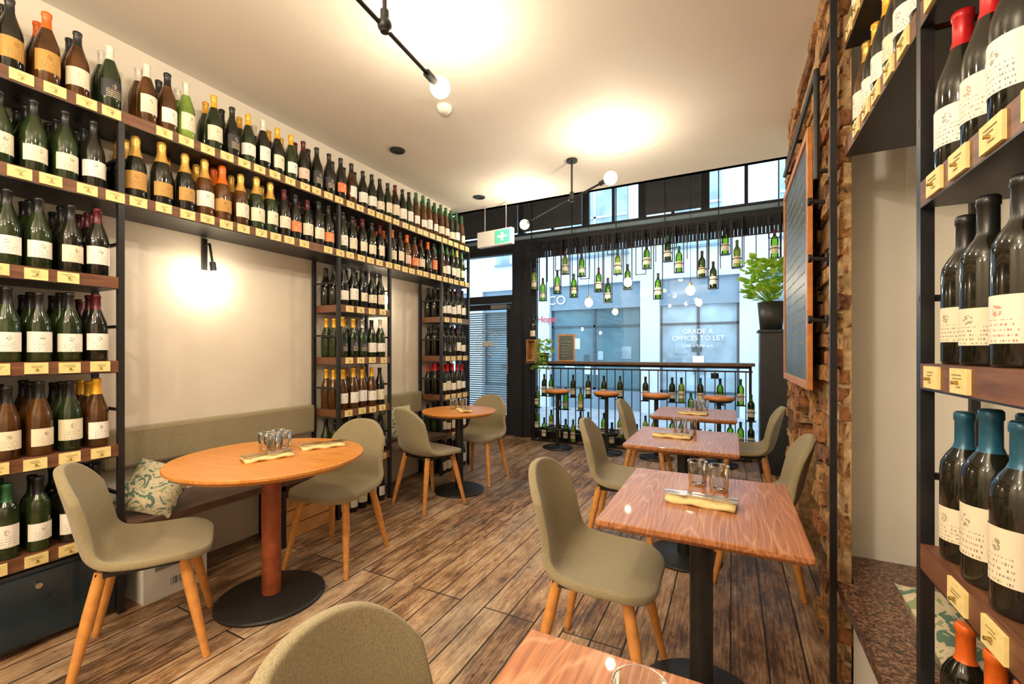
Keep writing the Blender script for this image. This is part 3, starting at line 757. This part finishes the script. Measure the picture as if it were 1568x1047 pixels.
# ------------------------------------------------------------------ tables
def table_base(e, r, colmat, cr, top):
    m = M(); m.lathe([(0.001, 0), (r, 0), (r, 0.012), (r * 0.94, 0.018), (cr * 1.8, 0.024), (cr * 1.3, 0.03), (0.001, 0.03)], 'cast_iron', seg=48); m.obj('base_plate', e)
    m = M(); m.cyl((0, 0, 0.028), (0, 0, top), cr, mat=colmat, seg=28); m.obj('column', e)
    m = M(); m.box((-0.16, -0.03, top - 0.012), (0.16, 0.03, top), 'cast_iron'); m.box((-0.03, -0.16, top - 0.012), (0.03, 0.16, top), 'cast_iron'); m.obj('spider', e)
def round_table(x, y, r, mat, colmat, cr, br):
    e = empty('round_dining_table', (x, y, 0)); t = 0.033
    m = M(); m.lathe([(0.001, 0.75 - t), (r - 0.025, 0.75 - t), (r, 0.75 - 0.014), (r, 0.75 - 0.003), (r - 0.003, 0.75), (0.001, 0.75)], mat, seg=72, smooth=False)
    m.obj('table_top', e); table_base(e, br, colmat, cr, 0.75 - t)
round_table(-2.175, 1.47, 0.46, 'oak_orange', 'column_redwood', 0.046, 0.26)
round_table(-2.28, 3.40, 0.345, 'oak_orange', 'black_steel', 0.038, 0.23)
def rect_table(x0, x1, y0, y1):
    cx, cy = (x0 + x1) / 2, (y0 + y1) / 2; hx, hy = (x1 - x0) / 2, (y1 - y0) / 2
    e = empty('square_dining_table', (cx, cy, 0))
    m = M(); zt_, zm, zb = 0.75, 0.732, 0.715
    k = 0.02
    vs = [(-hx + k, -hy + k, zb), (hx - k, -hy + k, zb), (hx - k, hy - k, zb), (-hx + k, hy - k, zb)] + [(sx * hx, sy * hy, z) for z in (zm, zt_) for sx, sy in ((-1, -1), (1, -1), (1, 1), (-1, 1))]
    fs = [(3, 2, 1, 0), (8, 9, 10, 11)]
    for a in (0, 4):
        for i in range(4): fs.append((a + i, a + (i + 1) % 4, a + 4 + (i + 1) % 4, a + 4 + i))
    m.add(vs, fs, 'oak_reddish'); m.obj('table_top', e, bevel=0.003)
    table_base(e, 0.22, 'black_steel', 0.04, 0.715)
rect_table(-0.40, 0.20, 1.39, 2.10)
rect_table(-0.58, 0.04, 2.60, 3.29)
rect_table(-0.63, 0.04, 3.86, 4.56)
rect_table(-0.355, 0.26, 0.06, 0.785)

def tumbler(x, y, z=0.751):
    m = M(); m.lathe([(0.001, 0.006), (0.028, 0.006), (0.030, 0.012), (0.0355, 0.098), (0.0375, 0.1), (0.0385, 0.098), (0.034, 0.02), (0.033, 0.0), (0.001, 0.0)], 'tumbler_glass', (0, 0, 0), 24)
    m.obj('glass_tumbler', None, (x, y, z))
def napkin(x, y, rz, z=0.751):
    e = empty('napkin_with_cutlery', (x, y, z), rz)
    m = M(); n = 8
    vs = []; fs = []
    w, l = 0.055, 0.115
    for j in range(n + 1):
        for i in range(5):
            u = -1 + i / 2; v = -1 + 2 * j / n
            vs.append((u * w * (1 + 0.08 * math.sin(j * 2)), v * l, 0.018 + 0.004 * math.sin(j * 1.7 + i) - 0.006 * abs(u)))
    for j in range(n):
        for i in range(4): a = j * 5 + i; fs.append((a, a + 1, a + 6, a + 5))
    m.add(vs, fs, 'napkin_cloth', True)
    o = m.obj('napkin', e); s = o.modifiers.new('s', 'SOLIDIFY'); s.thickness = 0.011; s.offset = -1
    m = M()
    m.box((0.006, -0.12, 0.023), (0.020, 0.0, 0.029), 'steel', rz=0.12); m.box((0.006, 0.0, 0.024), (0.023, 0.13, 0.027), 'steel', rz=0.12); m.obj('knife', e)
    m = M()
    m.box((-0.020, -0.12, 0.023), (-0.010, 0.05, 0.028), 'steel', rz=-0.05); m.box((-0.026, 0.05, 0.024), (-0.002, 0.07, 0.027), 'steel')
    for k in range(4): m.box((-0.026 + k * 0.0065, 0.07, 0.024), (-0.0232 + k * 0.0065, 0.115, 0.026), 'steel')
    m.obj('fork', e)
for p in ((-2.30, 1.52), (-2.24, 1.59), (-2.22, 1.50), (-2.32, 1.61)): tumbler(*p)
napkin(-2.13, 1.42, -0.3); napkin(-2.10, 1.73, -0.5)
for p in ((-0.125, 1.93), (-0.045, 1.89)): tumbler(*p)
napkin(-0.10, 1.71, 1.5)
for p in ((-0.32, 3.12), (-0.24, 3.09)): tumbler(*p)
napkin(-0.34, 2.95, 1.5)
for p in ((-0.30, 4.28), (-0.22, 4.30), (-0.27, 4.38)): tumbler(*p)
napkin(-0.30, 4.10, 1.5)
for p in ((-2.36, 3.42), (-2.30, 3.50)): tumbler(*p)
napkin(-2.2, 3.36, 0.8)
tumbler(-0.11, 0.60)

# ------------------------------------------------------------------ bar counter, stools, racks
e = empty('window_bar_counter')
m = M(); m.box((-2.66, 5.66, 1.125), (0.24, 5.985, 1.16), 'bench_dark'); m.obj('counter_top', e, bevel=0.004)
m = M()
for x in (-2.62, 0.20):
    m.box((x - 0.015, 5.90, 0), (x + 0.015, 5.93, 1.125), 'black_steel')
m.box((-2.62, 5.90, 1.09), (0.2, 5.93, 1.125), 'black_steel'); m.obj('legs', e)
def stool(x, y):
    e = empty('bar_stool', (x, y, 0))
    m = M(); m.lathe([(0.001, 0.745), (0.15, 0.745), (0.165, 0.755), (0.165, 0.78), (0.155, 0.787), (0.001, 0.787)], 'stool_wood', seg=36); m.obj('seat', e)
    m = M(); m.lathe([(0.001, 0.715), (0.13, 0.72), (0.158, 0.745), (0.001, 0.745)], 'black_steel', seg=36)
    m.cyl((0, 0, 0.02), (0, 0, 0.72), 0.024, mat='black_steel', seg=16)
    m.lathe([(0.001, 0), (0.2, 0), (0.2, 0.012), (0.03, 0.03), (0.001, 0.03)], 'black_steel', seg=36)
    for k in range(24):
        a, b = 2 * math.pi * k / 24, 2 * math.pi * (k + 1) / 24
        m.cyl((.16 * math.cos(a), .16 * math.sin(a), .27), (.16 * math.cos(b), .16 * math.sin(b), .27), 0.01, mat='black_steel', seg=8)
    for k in range(2): m.cyl((.16 * math.cos(k * math.pi), 0, .27), (0, 0, .27), 0.008, mat='black_steel', seg=8)
    m.obj('pedestal', e)
for x in (-2.10, -1.43, -0.82, -0.13): stool(x, 5.50)
e = empty('hanging_bottle_rack')
HB = [(-2.576, 2.21), (-2.44, 2.04), (-2.218, 2.13), (-2.10, 2.40), (-1.97, 2.065), (-1.858, 2.35), (-1.617, 2.12), (-1.49, 1.97), (-1.357, 2.34), (-1.227, 2.13), (-0.983, 2.38), (-0.842, 1.98), (-0.723, 2.45), (-0.59, 2.30), (-0.325, 2.21), (-0.20, 2.07), (-0.069, 2.47), (0.057, 2.30), (0.44, 2.38)]
m = M(); RYY = 5.80
m.box((-2.66, RYY - 0.01, 2.885), (0.56, RYY + 0.01, 2.905), 'black_steel')
m.box((-2.66, RYY - 0.008, 2.66), (0.56, RYY + 0.008, 2.672), 'black_steel')
for k in range(6):
    x = -2.62 + k * 0.62; m.box((x - 0.006, RYY - 0.006, 2.9), (x + 0.006, RYY + 0.006, HZ), 'black_steel')
for x, z in HB:
    for dx in (-0.055, 0.055): m.box((x + dx - 0.006, RYY - 0.006, z - 0.01), (x + dx + 0.006, RYY + 0.006, 2.9), 'black_steel')
    m.box((x - 0.055, RYY - 0.045, z - 0.012), (x + 0.055, RYY + 0.045, z - 0.004), 'black_steel')
    for zz in (z + 0.10,):
        pts = [(x + 0.05 * math.cos(a * math.pi / 8), RYY + 0.05 * math.sin(a * math.pi / 8), zz) for a in range(17)]
        m.tube(pts, 0.004, 'black_steel', 6)
for k in range(26):
    x = -2.62 + k * 0.125; z = R.choice([2.3, 2.45, 2.3, 2.6])
    m.box((x - 0.005, RYY - 0.005, z), (x + 0.005, RYY + 0.005, 2.9), 'black_steel')
    if k % 3 == 0: m.box((x, RYY - 0.005, z), (x + 0.125, RYY + 0.005, z + 0.01), 'black_steel'); m.box((x + 0.12, RYY - 0.005, z), (x + 0.13, RYY + 0.005, 2.9), 'black_steel')
m.obj('steel_frame', e)
m = M()
for i, (x, z) in enumerate(HB):
    bottle(m, x, RYY, z - 0.004, -math.pi / 2, R.choice(['bottle_backlit_green', 'bottle_backlit_green', 'bottle_backlit_dark', 'glass_lime']), R.choice(['cap_black', 'cap_black', 'cap_green', 'cap_wine']), 'label_cream' if R.random() < .75 else 'label_white', 'b', 1.08)
m.obj('rack_bottles', e)
e = empty('floor_bottle_rack')
m = M()
m.box((-2.62, 5.78, 0.0), (0.22, 5.79, 0.02), 'black_steel'); m.box((-2.62, 5.78, 1.05), (0.22, 5.79, 1.07), 'black_steel')
x = -2.6
lb = M()
while x < 0.2:
    m.box((x - 0.006, 5.78, 0), (x + 0.006, 5.79, 1.06), 'black_steel')
    for zz in ([R.choice([0.48, 0.66, 0.66])] if R.random() < .6 else []) + ([R.choice([0.03, 0.15, 0.15])] if R.random() < .75 else []):
        xb = x + 0.055
        m.box((xb - 0.05, 5.79, zz - 0.01), (xb + 0.05, 5.885, zz), 'black_steel')
        m.box((xb - 0.05, 5.79, zz + 0.10), (xb + 0.05, 5.795, zz + 0.107), 'black_steel')
        bottle(lb, xb, 5.84, zz, -math.pi / 2, R.choice(['glass_green', 'glass_lime', 'bottle_backlit_green']), R.choice(['cap_black', 'cap_green']), 'label_cream', 'b', 1.03)
    x += 0.11
m.obj('steel_frame', e); lb.obj('rack_bottles', e)

m = M(); m.box((0.27, 5.30, 0), (0.54, 5.60, 1.5), 'black_paint'); m.box((0.25, 5.28, 1.5), (0.56, 5.62, 1.53), 'black_paint'); m.obj('black_plinth', bevel=0.005)
def plant(name, x, y, z, pr, ph, n, spread, up, leaf=0.07, trail=0, xmax=9, ymax=9):
    e = empty(name, (x, y, z))
    m = M(); m.lathe([(0.001, 0), (pr * .8, 0), (pr, ph), (pr * .93, ph), (pr * .9, ph - 0.02)], 'terracotta_black', seg=28); m.lathe([(pr * .9, ph - 0.02), (0.001, ph - 0.015)], 'soil', seg=28); m.obj('pot', e)
    m = M(); st = M()
    for i in range(n):
        a = R.uniform(0, 2 * math.pi); rr = spread * R.random() ** 0.5; h = up * R.uniform(0.1, 1)
        c = Vector((rr * math.cos(a), rr * math.sin(a), ph + h))
        if trail and i % 3 == 0: c = Vector((spread * 1.0 * math.cos(a), -0.10 - 0.06 * abs(math.sin(a)), ph - R.uniform(0, trail)))
        d = Vector((math.cos(a + R.uniform(-.7, .7)), math.sin(a + R.uniform(-.7, .7)), R.uniform(-.5, .6))).normalized()
        s = d.cross(Vector((0, 0, 1))).normalized(); s = (s + Vector((0, 0, R.uniform(-.6, .6)))).normalized()
        nrm = d.cross(s).normalized(); L = leaf * R.uniform(.7, 1.3); W = L * 0.42
        pts = [c, c + d * L * .3 + s * W, c + d * L * .7 + s * W * .8, c + d * L - nrm * L * .15, c + d * L * .7 - s * W * .8, c + d * L * .3 - s * W, c + d * L * .5 + nrm * L * .12]
        if max(p.x for p in pts) > xmax or max(p.y for p in pts) > ymax: continue
        m.add(pts, [(0, 1, 6), (1, 2, 6), (2, 3, 6), (3, 4, 6), (4, 5, 6), (5, 0, 6)], 'leaf', True)
        if i % 3 == 0: st.cyl((0, 0, ph - 0.02), c, 0.003, 0.002, 'leaf', 5)
    m.obj('leaves', e); st.obj('stems', e)
plant('potted_plant', 0.38, 5.45, 1.531, 0.13, 0.30, 270, 0.24, 0.46, 0.10, 0, 0.22, 0.28)
plant('trailing_plant', -2.40, 5.76, 1.161, 0.07, 0.12, 120, 0.11, 0.2, 0.06, 0.25)
m = M(); e = empty('counter_menu_board', (-2.08, 5.80, 1.161), 0.1)
m.box((-0.12, -0.01, 0), (0.12, 0.01, 0.38), 'frame_wood'); m.box((-0.10, -0.013, 0.02), (0.10, -0.009, 0.36), 'chalkboard_face')
for k in range(6): m.box((-0.07, -0.0145, 0.07 + k * 0.04), (0.02 + 0.01 * k, -0.013, 0.078 + k * 0.04), 'chalk')
m.box((-0.1, 0.01, 0), (-0.08, 0.09, 0.01), 'frame_wood'); m.box((0.08, 0.01, 0), (0.1, 0.09, 0.01), 'frame_wood'); m.obj('board', e)
m = M(); m.box((-0.07, -0.09, 0), (0.07, 0.09, 0.02), 'crate_wood')
for s in (-0.07, 0.06): m.box((s, -0.09, 0.02), (s + 0.01, 0.09, 0.3), 'crate_wood')
m.box((-0.06, 0.08, 0.02), (0.06, 0.09, 0.3), 'crate_wood'); m.box((-0.07, -0.09, 0.3), (0.07, 0.09, 0.31), 'crate_wood'); bottle(m, 0, 0, 0.311, -1.6, 'glass_black', 'cap_black', 'label_cream', 'b', 1.25); m.obj('boxed_display_bottle', None, (-2.62, 5.86, 1.161))

# ------------------------------------------------------------------ brick wall furniture
e = empty('chalkboard', (0, 0, 0))
m = M(); xa, xb = 0.312, 0.335
m.box((xa, 2.41, 1.12), (xb, 2.45, 2.34), 'frame_wood'); m.box((xa, 3.40, 1.12), (xb, 3.44, 2.34), 'frame_wood')
m.box((xa, 2.45, 1.12), (xb, 3.40, 1.16), 'frame_wood'); m.box((xa, 2.45, 2.30), (xb, 3.40, 2.34), 'frame_wood'); m.obj('frame', e, bevel=0.003)
m = M(); m.box((xa + 0.008, 2.45, 1.16), (xb - 0.002, 3.40, 2.30), 'chalkboard_face')
for k in range(16):
    y = 2.55
    while y < 3.3:
        w = R.uniform(.02, .07); m.box((xa + 0.0068, y, 2.21 - k * 0.058), (xa + 0.008, y + w, 2.218 - k * 0.058), 'chalk'); y += w + R.uniform(.012, .04)
m.obj('board', e)
m = M()
for y in (2.7, 3.2): m.box((xb, y, 2.1), (BX, y + .04, 2.14), 'black_steel'); m.box((xb, y, 1.3), (BX, y + .04, 1.34), 'black_steel')
m.obj('brackets', e)
m = M(); pts = [(0.33, 2.28, 2.05), (0.33, 2.28, 2.52), (0.33, 3.55, 2.52)]
m.tube(pts, 0.012, 'black_steel', 12)
for p in ((0.33, 2.35, 2.52), (0.33, 3.0, 2.52), (0.33, 3.5, 2.52), (0.33, 2.28, 2.08)): m.cyl(p, (BX + 0.02, p[1], p[2]), 0.01, mat='black_steel'); m.cyl((BX - 0.012, p[1], p[2]), (BX + .02, p[1], p[2]), 0.03, mat='black_steel')
m.obj('pipe_rail')
e = empty('coat_hooks')
m = M()
for z in (1.43, 1.70, 1.95):
    m.cyl((BX + .02, 2.30, z), (BX - 0.02, 2.30, z), 0.028, mat='black_steel'); m.cyl((BX - 0.015, 2.30, z), (BX - 0.07, 2.30, z + .01), 0.009, mat='black_steel'); m.cyl((BX - 0.07, 2.30, z + .01), (BX - 0.085, 2.30, z + .01), 0.018, mat='black_steel')
m.obj('hooks', e)

# ------------------------------------------------------------------ lamps
WARM = (1.0, 0.85, 0.64)
def plight(loc, w, col=WARM, r=0.035, parent=None):
    l = bpy.data.lights.new('bulb_light', 'POINT'); l.energy = w; l.color = col; l.shadow_soft_size = r
    o = bpy.data.objects.new('bulb_light', l); scene.collection.objects.link(o); o.location = loc
    if parent: o.parent = parent
def bulb(m, p, r=0.052): m.sphere(p, r, 'bulb_glass')
def pendant(cx, cy, p0, p1, w=30):
    z = 2.67
    e = empty('pipe_ceiling_light')
    m = M(); m.cyl((cx, cy, CZ - 0.02), (cx, cy, CZ), 0.05, mat='black_steel', seg=24); m.cyl((cx, cy, z), (cx, cy, CZ), 0.009, mat='black_steel')
    m.sphere((cx, cy, z), 0.03, 'black_steel'); m.cyl((cx, cy, z - .03), (cx, cy, z + .06), 0.018, mat='black_steel')
    m.cyl((*p0, z), (*p1, z), 0.009, mat='black_steel')
    g = M()
    for a, b in ((p0, p1), (p1, p0)):
        A = Vector((*a, z)); B = Vector((*b, z)); d = (B - A).normalized()
        m.cyl(A - d * 0.005, A + d * 0.07, 0.02, mat='black_steel')
        c = A - d * 0.056; bulb(g, c)
        plight(tuple(c), w, WARM, 0.035, e)
    m.obj('pipe', e); g.obj('bulbs', e)
pendant(-1.28, 3.71, (-0.90, 3.44), (-1.95, 4.20), 22)
pendant(-1.30, 1.38, (-1.345, 1.78), (-1.26, 0.80), 22)
pendant(-2.0, -1.3, (-1.7, -1.6), (-2.3, -1.0), 45)  # added fill lamp behind the camera, never in view
pendant(-1.0, -0.8, (-0.85, -0.4), (-1.15, -1.2), 55)  # unseen lamp added to brighten the alcove wall and right side
def sconce(y, z, w=4):
    e = empty('wall_sconce')
    m = M(); m.box((WL, y - 0.014, z + 0.06), (WL + 0.02, y + 0.014, z + 0.26), 'black_steel')
    m.cyl((WL + 0.02, y, z + 0.22), (WL + 0.07, y, z + 0.22), 0.007, mat='black_steel'); m.cyl((WL + 0.07, y, z + 0.22), (WL + 0.10, y, z + 0.10), 0.007, mat='black_steel')
    m.cyl((WL + 0.10, y, z + 0.10), (WL + 0.115, y, z + 0.035), 0.018, mat='black_steel'); m.obj('arm', e)
    g = M(); bulb(g, (WL + 0.125, y, z), 0.046); g.obj('bulb', e); plight((WL + 0.125, y, z), w, WARM, 0.03, e)
sconce(1.58, 1.76); sconce(3.06, 1.78)
for x, y, z in ((-0.42, 5.35, 2.0), (-1.62, 5.35, 1.92), (-1.15, 5.45, 2.16)):
    e = empty('pendant_bulb_lamp', (x, y, z))
    m = M(); m.cyl((0, 0, 0.05), (0, 0, HZ - z), 0.003, mat='black_steel', seg=6); m.cyl((0, 0, 0.03), (0, 0, 0.09), 0.016, mat='brass'); m.obj('cord', e)
    g = M(); g.sphere((0, 0, 0), 0.048, 'bulb_glass', sz=1.2); g.obj('bulb', e)
    plight((0, 0, 0), 8, WARM, 0.03, e)

m = M(); m.lathe([(0.001, -0.045), (0.03, -0.045), (0.045, -0.03), (0.055, -0.012), (0.055, 0), (0.001, 0)], 'plastic_white', seg=28); m.obj('smoke_detector', None, (-1.80, 2.50, CZ))
for p in ((-2.55, 2.86), (-2.51, 4.14)):
    m = M(); m.lathe([(0.001, -0.004), (0.045, -0.004), (0.05, -0.012), (0.065, -0.008), (0.068, 0), (0.001, 0)], 'black_paint', seg=28); m.obj('ceiling_speaker', None, (*p, CZ))
e = empty('exit_sign', (-2.46, 4.42, 2.62), -0.1)
m = M(); m.box((-0.24, -0.03, -0.09), (0.24, 0.03, 0.09), 'plastic_white'); m.box((0.02, -0.033, -0.075), (0.22, -0.03, 0.075), 'sign_green')
m.cyl((-0.15, 0, 0.09), (-0.15, 0, 0.40), 0.006, mat='steel'); m.cyl((0.15, 0, 0.09), (0.15, 0, 0.40), 0.006, mat='steel')
m.box((0.10, -0.035, -0.05), (0.13, -0.033, 0.05), 'white_sign'); m.box((0.05, -0.035, -0.01), (0.18, -0.033, 0.015), 'white_sign'); m.obj('housing', e)

# ------------------------------------------------------------------ world + camera
w = bpy.data.worlds.new('sky'); scene.world = w; w.use_nodes = True
bg = w.node_tree.nodes['Background']; bg.inputs[0].default_value = (0.74, 0.88, 1.0, 1); bg.inputs[1].default_value = 3.6
cam = bpy.data.cameras.new('camera'); co = bpy.data.objects.new('camera', cam); scene.collection.objects.link(co)
co.location = (0, 0, 1.3); co.rotation_euler = (math.pi / 2, 0, math.radians(26.9))
cam.sensor_width = 36; cam.lens = 15.22; cam.shift_y = 0.0092; cam.clip_start = 0.05
scene.camera = co
scene.view_settings.view_transform = 'Standard'
scene.view_settings.exposure = 0.0
